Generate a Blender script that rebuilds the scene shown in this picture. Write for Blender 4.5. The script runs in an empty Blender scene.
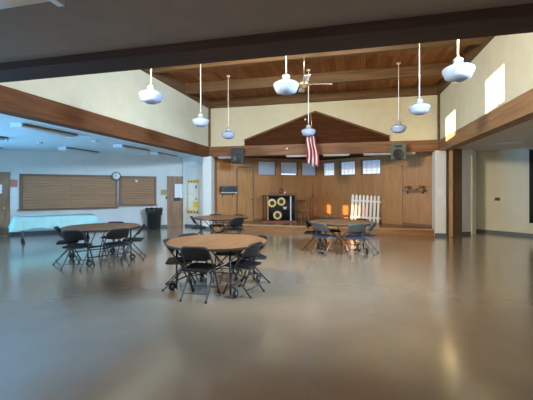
import bpy, math, random
from mathutils import Vector, Matrix
random.seed(7)
PI = math.pi
S = bpy.context.scene
C = S.collection

# ------------------------------------------------------------------ camera
F = 341.0; YAW = math.radians(13.8); HOR = 189.0; CX = 266.5; EYE = 1.6
cam_d = bpy.data.cameras.new('camera'); cam = bpy.data.objects.new('camera', cam_d); C.objects.link(cam)
cam.location = (0, 0, EYE); cam.rotation_euler = (PI/2, 0, YAW)
cam_d.sensor_width = 36; cam_d.lens = F/533*36; cam_d.shift_y = -(200-HOR)/533; cam_d.clip_start = 0.05
S.camera = cam
S.view_settings.view_transform = 'Standard'; S.view_settings.look = 'None'
S.view_settings.gamma = 1; S.view_settings.use_curve_mapping = False
S.view_settings.exposure = -0.22

# ------------------------------------------------------------------ sky, sun, window daylight
W = bpy.data.worlds.new('sky'); S.world = W; W.use_nodes = True
wn = W.node_tree.nodes; wl = W.node_tree.links; wn.clear()
wo = wn.new('ShaderNodeOutputWorld'); wb = wn.new('ShaderNodeBackground')
tc = wn.new('ShaderNodeTexCoord'); sep = wn.new('ShaderNodeSeparateXYZ'); cr = wn.new('ShaderNodeValToRGB')
wl.new(tc.outputs['Generated'], sep.inputs[0]); wl.new(sep.outputs['Z'], cr.inputs[0])
cr.color_ramp.elements[0].position = 0.0; cr.color_ramp.elements[0].color = (0.75, 0.80, 0.85, 1)
cr.color_ramp.elements[1].position = 0.22; cr.color_ramp.elements[1].color = (0.24, 0.38, 0.66, 1)
e = cr.color_ramp.elements.new(0.055); e.color = (0.85, 0.88, 0.92, 1)
e = cr.color_ramp.elements.new(0.075); e.color = (0.36, 0.50, 0.78, 1)
wl.new(cr.outputs[0], wb.inputs[0]); wb.inputs[1].default_value = 1.7
wl.new(wb.outputs[0], wo.inputs[0])

SUN_DIR = Vector((0.5, 0.866, -0.0476)).normalized()
sd = bpy.data.lights.new('sun', 'SUN'); sun = bpy.data.objects.new('sun', sd); C.objects.link(sun)
sd.energy = 75.0; sd.color = (1.0, 0.78, 0.46); sd.angle = math.radians(0.35)
sun.rotation_euler = SUN_DIR.to_track_quat('-Z', 'Y').to_euler(); sun.location = (-10, -20, 6)

def area(name, loc, direction, sx, sy, power, col, spread=180):
    d = bpy.data.lights.new(name, 'AREA'); o = bpy.data.objects.new(name, d); C.objects.link(o)
    d.shape = 'RECTANGLE'; d.size = sx; d.size_y = sy; d.energy = power; d.color = col; d.spread = math.radians(spread)
    o.location = loc; o.rotation_euler = Vector(direction).to_track_quat('-Z', 'Y').to_euler()
    return o
# window daylight: high clerestory, big left glazing; then added rear and right fill
area('clerestory_daylight', (-3.6, 3.36, 3.95), (0.75, 1, -0.2), 2.4, 0.7, 560, (1.0, 0.84, 0.56), 130)
area('clerestory_daylight', (0.6, 3.36, 3.95), (-0.1, 1, -0.12), 3.2, 0.8, 95, (1.0, 0.90, 0.76))
area('side_clerestory_daylight', (2.88, 4.9, 3.95), (-1, 0.5, -0.4), 2.3, 0.8, 500, (0.50, 0.74, 1.0), 105)
area('left_window_daylight', (-12.35, 3.0, 1.45), (1, 0.15, 0.50), 8.0, 2.2, 1120, (0.17, 0.55, 1.0), 135)
area('rear_fill', (-1.0, -4.35, 1.5), (0, 1, -0.85), 9.0, 1.8, 330, (1.0, 0.80, 0.52), 120)  # fill added to brighten the near floor, tilted away from the ceiling
area('right_fill', (9.3, 2.0, 1.5), (-1, 0.1, 0), 4.0, 1.8, 12, (0.85, 0.92, 1.0))  # weak fill from a guessed, unseen window

# ------------------------------------------------------------------ helpers
VD = Vector((-math.sin(YAW), math.cos(YAW), 0)); RD = Vector((math.cos(YAW), math.sin(YAW), 0))
def ray(u, v):
    return VD + RD*((u-CX)/F) + Vector((0, 0, (HOR-v)/F))
ORG = Vector((0, 0, EYE))
def onplane(u, v, p, n):
    p = Vector(p); n = Vector(n); r = ray(u, v)
    return ORG + r*((p-ORG).dot(n)/r.dot(n))
class Wall:
    """vertical plane from a to b; normal n points to the room (towards the camera)"""
    def __init__(s, a, b):
        s.a = Vector((a[0], a[1], 0)); s.b = Vector((b[0], b[1], 0)); s.t = (s.b-s.a).normalized(); s.L = (s.b-s.a).length
        s.n = Vector((s.t.y, -s.t.x, 0))
        if s.n.dot(-s.a) < 0: s.n = -s.n
    def s_of(s, u): return (onplane(u, 150, s.a, s.n)-s.a).dot(s.t)
    def z_of(s, u, v): return onplane(u, v, s.a, s.n).z
    def P(s, d, z, off=0): return s.a + s.t*d + s.n*off + Vector((0, 0, z))

class MB:
    def __init__(s): s.v = []; s.f = []; s.sm = []
    def add(s, vs, fs, smooth=False, M=None):
        k = len(s.v)
        for p in vs:
            p = Vector(p)
            if M is not None: p = M @ p
            s.v.append(tuple(p))
        for f in fs: s.f.append(tuple(i+k for i in f)); s.sm.append(smooth)
        return s
    def box(s, c, d, M=None):
        x, y, z = d[0]/2, d[1]/2, d[2]/2; c = Vector(c)
        vs = [c+Vector((i*x, j*y, k*z)) for i in (-1, 1) for j in (-1, 1) for k in (-1, 1)]
        return s.add(vs, [(0,1,3,2),(4,6,7,5),(0,4,5,1),(2,3,7,6),(0,2,6,4),(1,5,7,3)], False, M)
    def box2(s, a, b, M=None):
        return s.box([(a[i]+b[i])/2 for i in range(3)], [abs(b[i]-a[i]) for i in range(3)], M)
    def prism(s, poly, z0, z1, M=None):
        n = len(poly)
        vs = [(p[0], p[1], z0) for p in poly]+[(p[0], p[1], z1) for p in poly]
        fs = [tuple(range(n))[::-1], tuple(range(n, 2*n))]+[(i, (i+1) % n, n+(i+1) % n, n+i) for i in range(n)]
        return s.add(vs, fs, False, M)
    def tube(s, pts, r, n=8, M=None, caps=True):
        pts = [Vector(p) for p in pts]; rings = []; up = None
        for i, p in enumerate(pts):
            a = pts[max(i-1, 0)]; b = pts[min(i+1, len(pts)-1)]
            t = (b-a).normalized()
            if up is None: up = Vector((0, 0, 1)) if abs(t.z) < .9 else Vector((1, 0, 0))
            x = t.cross(up).normalized(); y = x.cross(t).normalized(); up = y
            rr = r[i] if isinstance(r, (list, tuple)) else r
            rings.append([p+(x*math.cos(2*PI*k/n)+y*math.sin(2*PI*k/n))*rr for k in range(n)])
        vs = [q for R in rings for q in R]; fs = []
        for i in range(len(pts)-1):
            for k in range(n):
                fs.append((i*n+k, i*n+(k+1) % n, (i+1)*n+(k+1) % n, (i+1)*n+k))
        if caps: fs.append(tuple(range(n))[::-1]); fs.append(tuple((len(pts)-1)*n+k for k in range(n)))
        return s.add(vs, fs, True, M)
    def lathe(s, prof, n=24, M=None, smooth=True):
        vs = []; fs = []
        for r, z in prof:
            for k in range(n): vs.append((r*math.cos(2*PI*k/n), r*math.sin(2*PI*k/n), z))
        m = len(prof)
        for i in range(m-1):
            for k in range(n): fs.append((i*n+k, i*n+(k+1) % n, (i+1)*n+(k+1) % n, (i+1)*n+k))
        fs.append(tuple(range(n))[::-1]); fs.append(tuple((m-1)*n+k for k in range(n)))
        return s.add(vs, fs, smooth, M)
    def sheet(s, fn, nu, nv, th, smooth=True, M=None):
        """fn(i/nu, j/nv) -> (point, normal); closed slab of thickness th"""
        top = []; bot = []
        for j in range(nv+1):
            for i in range(nu+1):
                p, nrm = fn(i/nu, j/nv); p = Vector(p); nrm = Vector(nrm).normalized()
                top.append(p+nrm*th/2); bot.append(p-nrm*th/2)
        k = len(top); w = nu+1; fs = []
        for j in range(nv):
            for i in range(nu):
                a = j*w+i; fs.append((a, a+1, a+w+1, a+w)); fs.append((k+a, k+a+w, k+a+w+1, k+a+1))
        edge = [i for i in range(w)]+[j*w+nu for j in range(1, nv+1)]+[nv*w+i for i in range(nu-1, -1, -1)]+[j*w for j in range(nv-1, 0, -1)]
        for q in range(len(edge)):
            a = edge[q]; b = edge[(q+1) % len(edge)]; fs.append((a, k+a, k+b, b))
        return s.add(top+bot, fs, smooth, M)
    def build(s, name, mat, parent=None, bevel=0, kind=None, label=None):
        me = bpy.data.meshes.new(name); me.from_pydata(s.v, [], s.f); me.update()
        for p, q in zip(me.polygons, s.sm): p.use_smooth = q
        me.materials.append(mat)
        o = bpy.data.objects.new(name, me); C.objects.link(o)
        import bmesh
        bm = bmesh.new(); bm.from_mesh(me); bmesh.ops.recalc_face_normals(bm, faces=bm.faces)
        bm.to_mesh(me); bm.free()
        if parent: o.parent = parent
        if bevel:
            m = o.modifiers.new('bevel', 'BEVEL'); m.width = bevel; m.segments = 2; m.limit_method = 'ANGLE'
        if kind: o['kind'] = kind
        if label: o['label'] = label
        return o
def rotz(a): return Matrix.Rotation(a, 4, 'Z')
def T(x, y, z): return Matrix.Translation((x, y, z))
def frame_of(w, d, z, off=0):
    """matrix: local x along wall, local -y out into the room, z up"""
    p = w.P(d, z, off); M = Matrix.Identity(4); x = w.t; y = -w.n
    if x.cross(y).z < 0: x = -x
    for i in range(3): M[i][0] = x[i]; M[i][1] = y[i]; M[i][2] = (0, 0, 1)[i]; M[i][3] = p[i]
    return M
def tag(o, label, cat, group=None):
    o['label'] = label; o['category'] = cat
    if group: o['group'] = group
    return o
def thing(name, label, cat, loc=(0, 0, 0), rz=0, group=None, M=None):
    o = bpy.data.objects.new(name, None); C.objects.link(o); o.empty_display_size = .1
    if M is not None: o.matrix_world = M
    else: o.location = loc; o.rotation_euler = (0, 0, rz)
    return tag(o, label, cat, group)
def struct(name, mb, mat, parent=None, bevel=0):
    return mb.build(name, mat, parent, bevel, None if parent else 'structure')
KIDS = {}
def copy_tree(o, parent=None):
    c = o.copy(); C.objects.link(c)
    if parent: c.parent = parent
    for ch in [q for q in list(C.objects) if q.parent == o]: copy_tree(ch, c)
    return c

# ------------------------------------------------------------------ materials
def mat(name, col, rough=.6, metal=0, spec=.5, coat=0, noise=0, nscale=20, bump=0, bscale=60, trans=0, emit=None, estr=0, stretch=None):
    m = bpy.data.materials.new(name); m.use_nodes = True; nt = m.node_tree; b = nt.nodes['Principled BSDF']
    b.inputs['Base Color'].default_value = (*col, 1); b.inputs['Roughness'].default_value = rough
    b.inputs['Metallic'].default_value = metal; b.inputs['Specular IOR Level'].default_value = spec
    b.inputs['Coat Weight'].default_value = coat; b.inputs['Transmission Weight'].default_value = trans
    co = nt.nodes.new('ShaderNodeTexCoord'); mp = nt.nodes.new('ShaderNodeMapping'); nt.links.new(co.outputs['Object'], mp.inputs[0])
    if stretch: mp.inputs['Scale'].default_value = stretch
    nz = nt.nodes.new('ShaderNodeTexNoise'); nz.inputs['Scale'].default_value = nscale; nz.inputs['Detail'].default_value = 5
    nt.links.new(mp.outputs[0], nz.inputs[0])
    r = nt.nodes.new('ShaderNodeValToRGB'); k = max(noise, 0.03)
    r.color_ramp.elements[0].position = .3; r.color_ramp.elements[1].position = .7
    r.color_ramp.elements[0].color = (*[c*(1-k) for c in col], 1); r.color_ramp.elements[1].color = (*[min(1, c*(1+k)) for c in col], 1)
    nt.links.new(nz.outputs[0], r.inputs[0]); nt.links.new(r.outputs[0], b.inputs['Base Color'])
    if bump:
        n2 = nt.nodes.new('ShaderNodeTexNoise'); n2.inputs['Scale'].default_value = bscale; n2.inputs['Detail'].default_value = 4
        nt.links.new(mp.outputs[0], n2.inputs[0])
        bp = nt.nodes.new('ShaderNodeBump'); bp.inputs['Strength'].default_value = bump; bp.inputs['Distance'].default_value = .01
        nt.links.new(n2.outputs[0], bp.inputs['Height']); nt.links.new(bp.outputs[0], b.inputs['Normal'])
    if emit: b.inputs['Emission Color'].default_value = (*emit, 1); b.inputs['Emission Strength'].default_value = estr
    return m
def planks(name, c1, c2, ax='xy', width=.14, length=2.4, rough=.5, gap=.006, grain=(1, 18, 18), gapc=.45, g0=.62, g1=1.15, sp=.22):
    """boards: brick texture for per-board tone x stretched noise grain; rot turns object axes so boards run along texture X"""
    m = bpy.data.materials.new(name); m.use_nodes = True; nt = m.node_tree; N = nt.nodes; L = nt.links; b = N['Principled BSDF']
    co = N.new('ShaderNodeTexCoord'); sx = N.new('ShaderNodeSeparateXYZ'); mp = N.new('ShaderNodeCombineXYZ')
    L.new(co.outputs['Object'], sx.inputs[0]); ax = ax+[c for c in 'xyz' if c not in ax][0]
    for i_, c_ in enumerate(ax): L.new(sx.outputs['xyz'.index(c_)], mp.inputs[i_])
    br = N.new('ShaderNodeTexBrick'); L.new(mp.outputs[0], br.inputs[0])
    br.inputs['Scale'].default_value = 1; br.inputs['Brick Width'].default_value = length; br.inputs['Row Height'].default_value = width
    br.inputs['Mortar Size'].default_value = gap; br.inputs['Mortar Smooth'].default_value = .2; br.offset = .37
    br.inputs['Color1'].default_value = (*c1, 1); br.inputs['Color2'].default_value = (*c2, 1)
    br.inputs['Mortar'].default_value = (*[c*gapc for c in c1], 1)
    mp2 = N.new('ShaderNodeMapping'); mp2.inputs['Scale'].default_value = grain; L.new(mp.outputs[0], mp2.inputs[0])
    nz = N.new('ShaderNodeTexNoise'); nz.inputs['Scale'].default_value = 1.6; nz.inputs['Detail'].default_value = 7; L.new(mp2.outputs[0], nz.inputs[0])
    r = N.new('ShaderNodeValToRGB'); r.color_ramp.elements[0].position = .3; r.color_ramp.elements[1].position = .72
    r.color_ramp.elements[0].color = (g0, g0*.96, g0*.92, 1); r.color_ramp.elements[1].color = (g1, g1*.98, g1*.96, 1); L.new(nz.outputs[0], r.inputs[0])
    mx = N.new('ShaderNodeMix'); mx.data_type = 'RGBA'; mx.blend_type = 'MULTIPLY'; mx.inputs[0].default_value = 1
    L.new(br.outputs['Color'], mx.inputs[6]); L.new(r.outputs[0], mx.inputs[7]); L.new(mx.outputs[2], b.inputs['Base Color'])
    b.inputs['Roughness'].default_value = rough; b.inputs['Specular IOR Level'].default_value = sp
    return m
R90 = PI/2
M_cream = mat('cream_plaster', (.64, .595, .44), .85, noise=.04, nscale=3, bump=.15, bscale=140)
M_wall = mat('white_painted_wall', (.72, .73, .70), .75, noise=.04, nscale=2, bump=.1, bscale=150)
M_wallr = mat('offwhite_painted_wall', (.66, .65, .56), .8, noise=.04, nscale=2, bump=.1, bscale=150)
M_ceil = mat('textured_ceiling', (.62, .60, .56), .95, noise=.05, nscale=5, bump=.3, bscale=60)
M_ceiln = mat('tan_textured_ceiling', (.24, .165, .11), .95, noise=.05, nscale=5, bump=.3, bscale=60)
M_ceill = mat('blue_lit_ceiling', (.74, .82, .86), .9, noise=.03, nscale=5, bump=.2, bscale=60)  # white ceiling with the blue daylight put into its colour
M_post = mat('white_post_paint', (.75, .76, .74), .6, noise=.03)
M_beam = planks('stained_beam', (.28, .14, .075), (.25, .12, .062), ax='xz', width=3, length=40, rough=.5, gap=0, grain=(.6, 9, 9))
M_beamR = planks('lit_stained_beam_long', (.33, .19, .10), (.30, .17, .085), ax='yz', width=3, length=40, rough=.6, gap=0, grain=(.6, 9, 9), g0=.75)  # lighter copy: light falling on the right beam put into its colour
M_beamN = planks('near_beam_shaded', (.055, .03, .022), (.05, .027, .02), ax='xz', width=3, length=40, rough=.6, gap=0, grain=(.6, 9, 9))  # backlit shade of the near beam put into its colour
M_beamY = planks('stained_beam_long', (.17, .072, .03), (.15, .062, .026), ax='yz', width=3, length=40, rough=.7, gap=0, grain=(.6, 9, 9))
M_rafter = planks('rafter_wood', (.16, .09, .042), (.135, .074, .034), ax='xz', width=3, length=40, rough=.6, gap=0, grain=(.5, 9, 9))
M_deck = planks('roof_deck_boards', (.42, .17, .05), (.25, .09, .027), ax='yx', width=.14, length=1.6, rough=.6, gap=.006)
M_gable = planks('gable_boards', (.085, .032, .013), (.068, .025, .010), ax='xz', width=.13, length=2.2, rough=.9, sp=.08)
M_ply = planks('stage_plywood', (.60, .33, .14), (.54, .29, .12), ax='zx', width=.6, length=2.44, rough=.45, gap=.003, grain=(1, 7, 7), gapc=.6)
M_ply2 = planks('door_plywood', (.50, .28, .115), (.46, .255, .10), ax='zx', g0=.8, g1=1.08, width=2.4, length=9, rough=.45, gap=0, grain=(.8, 7, 7))
M_stage = planks('stage_floor_boards', (.40, .20, .09), (.34, .165, .075), width=.09, length=1.8, rough=.22, gap=.002)
M_door = planks('brown_door_wood', (.38, .24, .15), (.36, .22, .14), ax='zx', width=5, length=9, rough=.45, gap=0, grain=(.8, 8, 8))
M_shut = planks('wood_shutter', (.46, .27, .155), (.43, .25, .14), ax='xz', g0=.86, g1=1.05, width=.10, length=30, rough=.42, gap=.004, grain=(.7, 12, 12))
M_frame = mat('dark_wood_frame', (.20, .105, .06), .5, noise=.15, nscale=12, stretch=(1, 1, 5))
M_part = planks('partition_wood', (.20, .11, .05), (.18, .10, .045), ax='zx', width=.5, length=9, rough=.4, gap=.003, grain=(.8, 8, 8))
M_base = mat('blue_grey_rubber_baseboard', (.10, .125, .15), .5)
M_white = mat('white_paint', (.80, .81, .80), .45)
M_blind = mat('white_blind_slat', (.46, .56, .72), .6)
M_shade = mat('grey_blue_roller_shade', (.26, .34, .42), .8, noise=.08, nscale=6)
M_black = mat('black_plastic', (.018, .019, .022), .4)
M_vinyl = mat('black_vinyl', (.010, .010, .012), .55, spec=.3, bump=.1, bscale=200)
M_navy = mat('navy_vinyl', (.022, .035, .065), .4, bump=.1, bscale=200)
M_bronze = mat('brown_grey_steel', (.075, .065, .058), .4, metal=.6)
M_steel = mat('grey_steel', (.20, .20, .195), .4, metal=.7)
M_greyback = mat('grey_enamel_steel', (.075, .082, .082), .5, metal=.2)
M_blackm = mat('black_steel', (.02, .02, .02), .4, metal=.4)
M_top = planks('table_laminate', (.27, .155, .08), (.26, .15, .075), ax='yx', width=5, length=9, rough=.42, gap=0, grain=(1.2, 14, 14))
M_edge = mat('dark_table_edge', (.05, .035, .028), .5)
M_rubber = mat('black_rubber', (.015, .015, .015), .7)
M_hub = mat('grey_wheel_hub', (.22, .22, .21), .6)
M_opal = mat('opal_glass', (.31, .38, .52), .22, coat=.4)  # white globe, blue skylight tint put into its colour
M_stem = mat('white_enamel_stem', (.85, .84, .80), .4)
M_cap = mat('grey_fitter_metal', (.45, .46, .48), .35, metal=.4)
M_brass = mat('brass', (.75, .58, .30), .25, metal=.9)
M_blade = mat('cream_fan_blade', (.66, .58, .46), .45)
M_cloth = mat('aqua_tablecloth', (.47, .78, .74), .7, noise=.05, nscale=3, bump=.3, bscale=9)
M_spkg = mat('grey_green_speaker', (.12, .15, .14), .6)
M_bin = mat('black_bin_plastic', (.02, .022, .024), .35)
M_bag = mat('black_bin_bag', (.015, .016, .018), .22, bump=.6, bscale=30)
M_yel = mat('sunflower_yellow', (.85, .62, .10), .6)
M_pale = mat('pale_yellow_petal', (.88, .78, .38), .6)
M_brown = mat('sunflower_centre_brown', (.09, .045, .02), .8, bump=.4, bscale=80)
M_green = mat('leaf_green', (.10, .22, .06), .6)
M_red = mat('flag_red', (.30, .008, .02), .7)
M_flagw = mat('flag_white', (.80, .78, .76), .7)
M_flagb = mat('flag_blue', (.03, .05, .16), .7)
M_orange = mat('orange_red_leaves', (.60, .16, .05), .6)
M_terra = mat('reddish_brown_wood', (.22, .07, .04), .45, noise=.2, nscale=10)
M_tan = mat('tan_wood', (.42, .26, .14), .5, noise=.15, nscale=10, stretch=(1, 1, 6))
M_fence = mat('white_fence_paint', (.92, .93, .94), .5)
M_paper = mat('white_paper', (.80, .82, .84), .8)
M_pink = mat('pink_red_card', (.55, .22, .18), .8)
M_tansign = mat('tan_sign', (.50, .36, .18), .6)
M_curtain = mat('black_curtain', (.012, .012, .014), .8)
M_fix = mat('fixture_white', (.72, .74, .76), .5)
M_strip = mat('strip_light_enamel', (.42, .42, .41), .5)
M_fixd = mat('fixture_shaded_side', (.20, .21, .22), .5)  # shadow side of the white fixture put into its colour
M_bluep = mat('blue_print', (.12, .35, .60), .7)

# polished vinyl floor
def floor_mat():
    m = bpy.data.materials.new('polished_vinyl_floor'); m.use_nodes = True; nt = m.node_tree; N = nt.nodes; L = nt.links; b = N['Principled BSDF']
    co = N.new('ShaderNodeTexCoord')
    br = N.new('ShaderNodeTexBrick'); L.new(co.outputs['Object'], br.inputs[0]); br.offset = 0
    br.inputs['Scale'].default_value = 1; br.inputs['Brick Width'].default_value = .305; br.inputs['Row Height'].default_value = .305
    br.inputs['Mortar Size'].default_value = .002; br.inputs['Color1'].default_value = (.37, .302, .215, 1); br.inputs['Color2'].default_value = (.35, .286, .203, 1)
    br.inputs['Mortar'].default_value = (.37, .29, .21, 1)
    nz = N.new('ShaderNodeTexNoise'); nz.inputs['Scale'].default_value = .9; nz.inputs['Detail'].default_value = 8; L.new(co.outputs['Object'], nz.inputs[0])
    r = N.new('ShaderNodeValToRGB'); r.color_ramp.elements[0].position = .3; r.color_ramp.elements[1].position = .7
    r.color_ramp.elements[0].color = (.88, .88, .88, 1); r.color_ramp.elements[1].color = (1.08, 1.08, 1.08, 1); L.new(nz.outputs[0], r.inputs[0])
    mx = N.new('ShaderNodeMix'); mx.data_type = 'RGBA'; mx.blend_type = 'MULTIPLY'; mx.inputs[0].default_value = 1
    L.new(br.outputs['Color'], mx.inputs[6]); L.new(r.outputs[0], mx.inputs[7]); L.new(mx.outputs[2], b.inputs['Base Color'])
    n3 = N.new('ShaderNodeTexNoise'); n3.inputs['Scale'].default_value = 2.2; n3.inputs['Detail'].default_value = 6; L.new(co.outputs['Object'], n3.inputs[0])
    mr = N.new('ShaderNodeMapRange'); mr.inputs[3].default_value = .17; mr.inputs[4].default_value = .30; L.new(n3.outputs[0], mr.inputs[0]); L.new(mr.outputs[0], b.inputs['Roughness'])
    n2 = N.new('ShaderNodeTexNoise'); n2.inputs['Scale'].default_value = 4.5; n2.inputs['Detail'].default_value = 3; L.new(co.outputs['Object'], n2.inputs[0])
    bp = N.new('ShaderNodeBump'); bp.inputs['Strength'].default_value = .25; bp.inputs['Distance'].default_value = .008
    L.new(n2.outputs[0], bp.inputs['Height']); L.new(bp.outputs[0], b.inputs['Normal'])
    b.inputs['Specular IOR Level'].default_value = .6; b.inputs['Coat Weight'].default_value = 1; b.inputs['Coat Roughness'].default_value = .17; b.inputs['Coat IOR'].default_value = 1.9
    L.new(bp.outputs[0], b.inputs['Coat Normal'])
    return m
M_floor = floor_mat()
def glass_mat():
    m = bpy.data.materials.new('window_glass'); m.use_nodes = True; nt = m.node_tree; N = nt.nodes; L = nt.links
    N.clear(); o = N.new('ShaderNodeOutputMaterial'); t = N.new('ShaderNodeBsdfTransparent'); g = N.new('ShaderNodeBsdfGlossy'); g.inputs['Roughness'].default_value = .03
    mx = N.new('ShaderNodeMixShader'); mx.inputs[0].default_value = .06; L.new(t.outputs[0], mx.inputs[1]); L.new(g.outputs[0], mx.inputs[2]); L.new(mx.outputs[0], o.inputs[0])
    t.inputs[0].default_value = (.93, .96, .98, 1)
    return m
M_glass = glass_mat()
def shade_mat():
    m = bpy.data.materials.new('grey_blue_roller_shade'); m.use_nodes = True; nt = m.node_tree; N = nt.nodes; L = nt.links; b = N['Principled BSDF']
    nz = N.new('ShaderNodeTexNoise'); nz.inputs['Scale'].default_value = 8; co = N.new('ShaderNodeTexCoord'); L.new(co.outputs['Object'], nz.inputs[0])
    r = N.new('ShaderNodeValToRGB'); r.color_ramp.elements[0].color = (.62, .68, .75, 1); r.color_ramp.elements[1].color = (.72, .78, .85, 1); L.new(nz.outputs[0], r.inputs[0])
    L.new(r.outputs[0], b.inputs['Base Color']); b.inputs['Roughness'].default_value = .8
    t = N.new('ShaderNodeBsdfTranslucent'); L.new(r.outputs[0], t.inputs[0]); mx = N.new('ShaderNodeMixShader'); mx.inputs[0].default_value = .6
    L.new(b.outputs[0], mx.inputs[1]); L.new(t.outputs[0], mx.inputs[2]); L.new(mx.outputs[0], N['Material Output'].inputs[0]); return m
M_shade = shade_mat()

M_sunblock = mat('sun_block_pane', (.80, .84, .88), .5)  # opaque pane for unseen windows, added to keep the sun out

# ------------------------------------------------------------------ the setting
XL, XR, YB, YN = -5.47, 2.95, 12.66, 3.24       # inner faces of the beam ring
BZ, BT = 2.88, 3.28                             # beam underside / top
CZ = 2.97                                       # low ceiling
TH = .30
wl_diag = Wall((-6.80, 13.41), (-12.6, 8.17))
wr_diag = Wall((4.36, 14.37), (9.4, 10.4))
ws_l = Wall((-5.42, 13.22), (-1.27, 16.15))
ws_r = Wall((2.95, 13.22), (-1.27, 16.15))
w_left = Wall((-12.6, 8.17), (-12.6, -4.6)); w_rear = Wall((-12.6, -4.6), (9.4, -4.6)); w_right = Wall((9.4, -4.6), (9.4, 10.4))

struct('floor', MB().prism([(-13, -5), (10, -5), (10, 11), (4.4, 16.6), (-8, 16.6), (-13, 10)], -.12, 0), M_floor)
struct('floor_stage', MB().prism([(-5.34, 12.62), (2.83, 12.62), (2.95, 13.22), (-1.27, 16.15), (-5.42, 13.22)], 0.001, .22), M_stage)
struct('trim_stage_nosing', MB().box2((-5.34, 12.58, .185), (2.83, 12.62, .235)), M_tan, bevel=.006)

def wall_boxes(w, z0, z1, holes, th=.16, ext0=0, ext1=0):
    """holes: list of (s0, s1, z0, z1), sorted along s, none overlapping"""
    mb = MB(); M = Matrix.Identity(4)
    for i in range(3): M[i][0] = w.t[i]; M[i][1] = -w.n[i]; M[i][2] = (0, 0, 1)[i]; M[i][3] = w.a[i]
    s = -ext0
    for h in holes:
        if h[0] > s: mb.box2((s, 0, z0), (h[0], th, z1), M)
        if h[2] > z0: mb.box2((h[0], 0, z0), (h[1], th, h[2]), M)
        if h[3] < z1: mb.box2((h[0], 0, h[3]), (h[1], th, z1), M)
        s = h[1]
    mb.box2((s, 0, z0), (w.L+ext1, th, z1), M)
    return mb
def local(w):
    M = Matrix.Identity(4)
    for i in range(3): M[i][0] = w.t[i]; M[i][1] = -w.n[i]; M[i][2] = (0, 0, 1)[i]; M[i][3] = w.a[i]
    return M

# stage walls with three windows each
def win_span(w, u0, u1):
    a, b = w.s_of(u0), w.s_of(u1); return (min(a, b), max(a, b))
WZ0, WZ1 = 2.20, 2.83
spL = sorted([win_span(ws_l, a, b) for a, b in ((257.8, 276), (280.4, 297.8), (301.6, 316.6))])
spR = sorted([win_span(ws_r, a, b) for a, b in ((360.6, 380.8), (339.2, 355.4), (321.0, 334.6))])
oL = wall_boxes(ws_l, 0, 3.1, [(a, b, WZ0, WZ1) for a, b in spL], ext1=.1); oR = wall_boxes(ws_r, 0, 3.1, [(a, b, WZ0, WZ1) for a, b in spR], ext1=.0)
def wall_obj(name, mb, w, m):
    Ml = local(w); inv = Ml.inverted(); mb.v = [tuple(inv @ Vector(p)) for p in mb.v]
    o = mb.build(name, m, None, 0, 'structure'); o.matrix_world = Ml
    return o
M_plyW = planks('stage_wall_plywood', (.49, .265, .115), (.43, .23, .095), ax='zx', g0=.82, g1=1.08, width=.61, length=6, rough=.42, gap=.004, grain=(1, 7, 7), gapc=.55)
wall_obj('wall_stage_left', oL, ws_l, M_plyW); wall_obj('wall_stage_right', oR, ws_r, M_plyW)
nwin = 0
for w, sp, shaded in ((ws_l, spL, True), (ws_r, spR, False)):
    for (a, b) in sp:
        nwin += 1; M = local(w)
        e = MB()
        for q0, q1 in (((a, .0, WZ0), (a+.03, .14, WZ1)), ((b-.03, .0, WZ0), (b, .14, WZ1)), ((a, .0, WZ0), (b, .14, WZ0+.03)), ((a, .0, WZ1-.03), (b, .14, WZ1))):
            e.box2(q0, q1, M)
        f = struct('window_%d' % nwin, e, M_frame)
        MB().box2((a+.03, .10, WZ0+.03), (b-.03, .106, WZ1-.03), M).build('window_pane', M_glass, f)
        if shaded:
            bot = WZ0+.035 if nwin != 2 else WZ0+.10
            MB().box2((a+.032, .06, bot), (b-.032, .066, WZ1-.03), M).build('roller_shade', M_shade, f)
        else:
            mb = MB(); nsl = 9
            for k in range(nsl):
                z = WZ1-.05-k*.036
                mb.box((0, 0, 0), (b-a-.07, .034, .002), M @ T((a+b)/2, .06, z) @ Matrix.Rotation(math.radians(35), 4, 'X'))
            mb.box2((a+.035, .045, WZ1-.05-nsl*.036-.008), (b-.035, .075, WZ1-.05-nsl*.036+.004), M)
            mb.build('venetian_blind', M_blind, f)
            mm = MB()
            for k in (1, 2, 3): x = a+(b-a)*k/4; mm.box2((x-.008, .085, WZ0+.03), (x+.008, .10, WZ1-.03), M)
            mm.box2((a+.03, .085, WZ0+.17), (b-.03, .10, WZ0+.185), M)
            mm.build('window_frame', M_white, f)
# battens on the stage walls
mb = MB()
for s_ in (spL[0][0]-.10, (spL[0][1]+spL[1][0])/2, (spL[1][1]+spL[2][0])/2): mb.box2((s_-.03, -.015, .24), (s_+.03, 0, 2.9), local(ws_l))
for s_ in (spR[0][0]-.10, (spR[0][1]+spR[1][0])/2, (spR[1][1]+spR[2][0])/2): mb.box2((s_-.03, -.015, .24), (s_+.03, 0, 2.9), local(ws_r))
struct('trim_wall_battens', mb, M_ply2)
mb = MB().box2((.0, -.02, .22), (ws_l.L-.05, 0, .32), local(ws_l)).box2((.0, -.02, .22), (ws_r.L-.05, 0, .32), local(ws_r))
struct('baseboard_stage', mb, M_frame)

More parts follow.
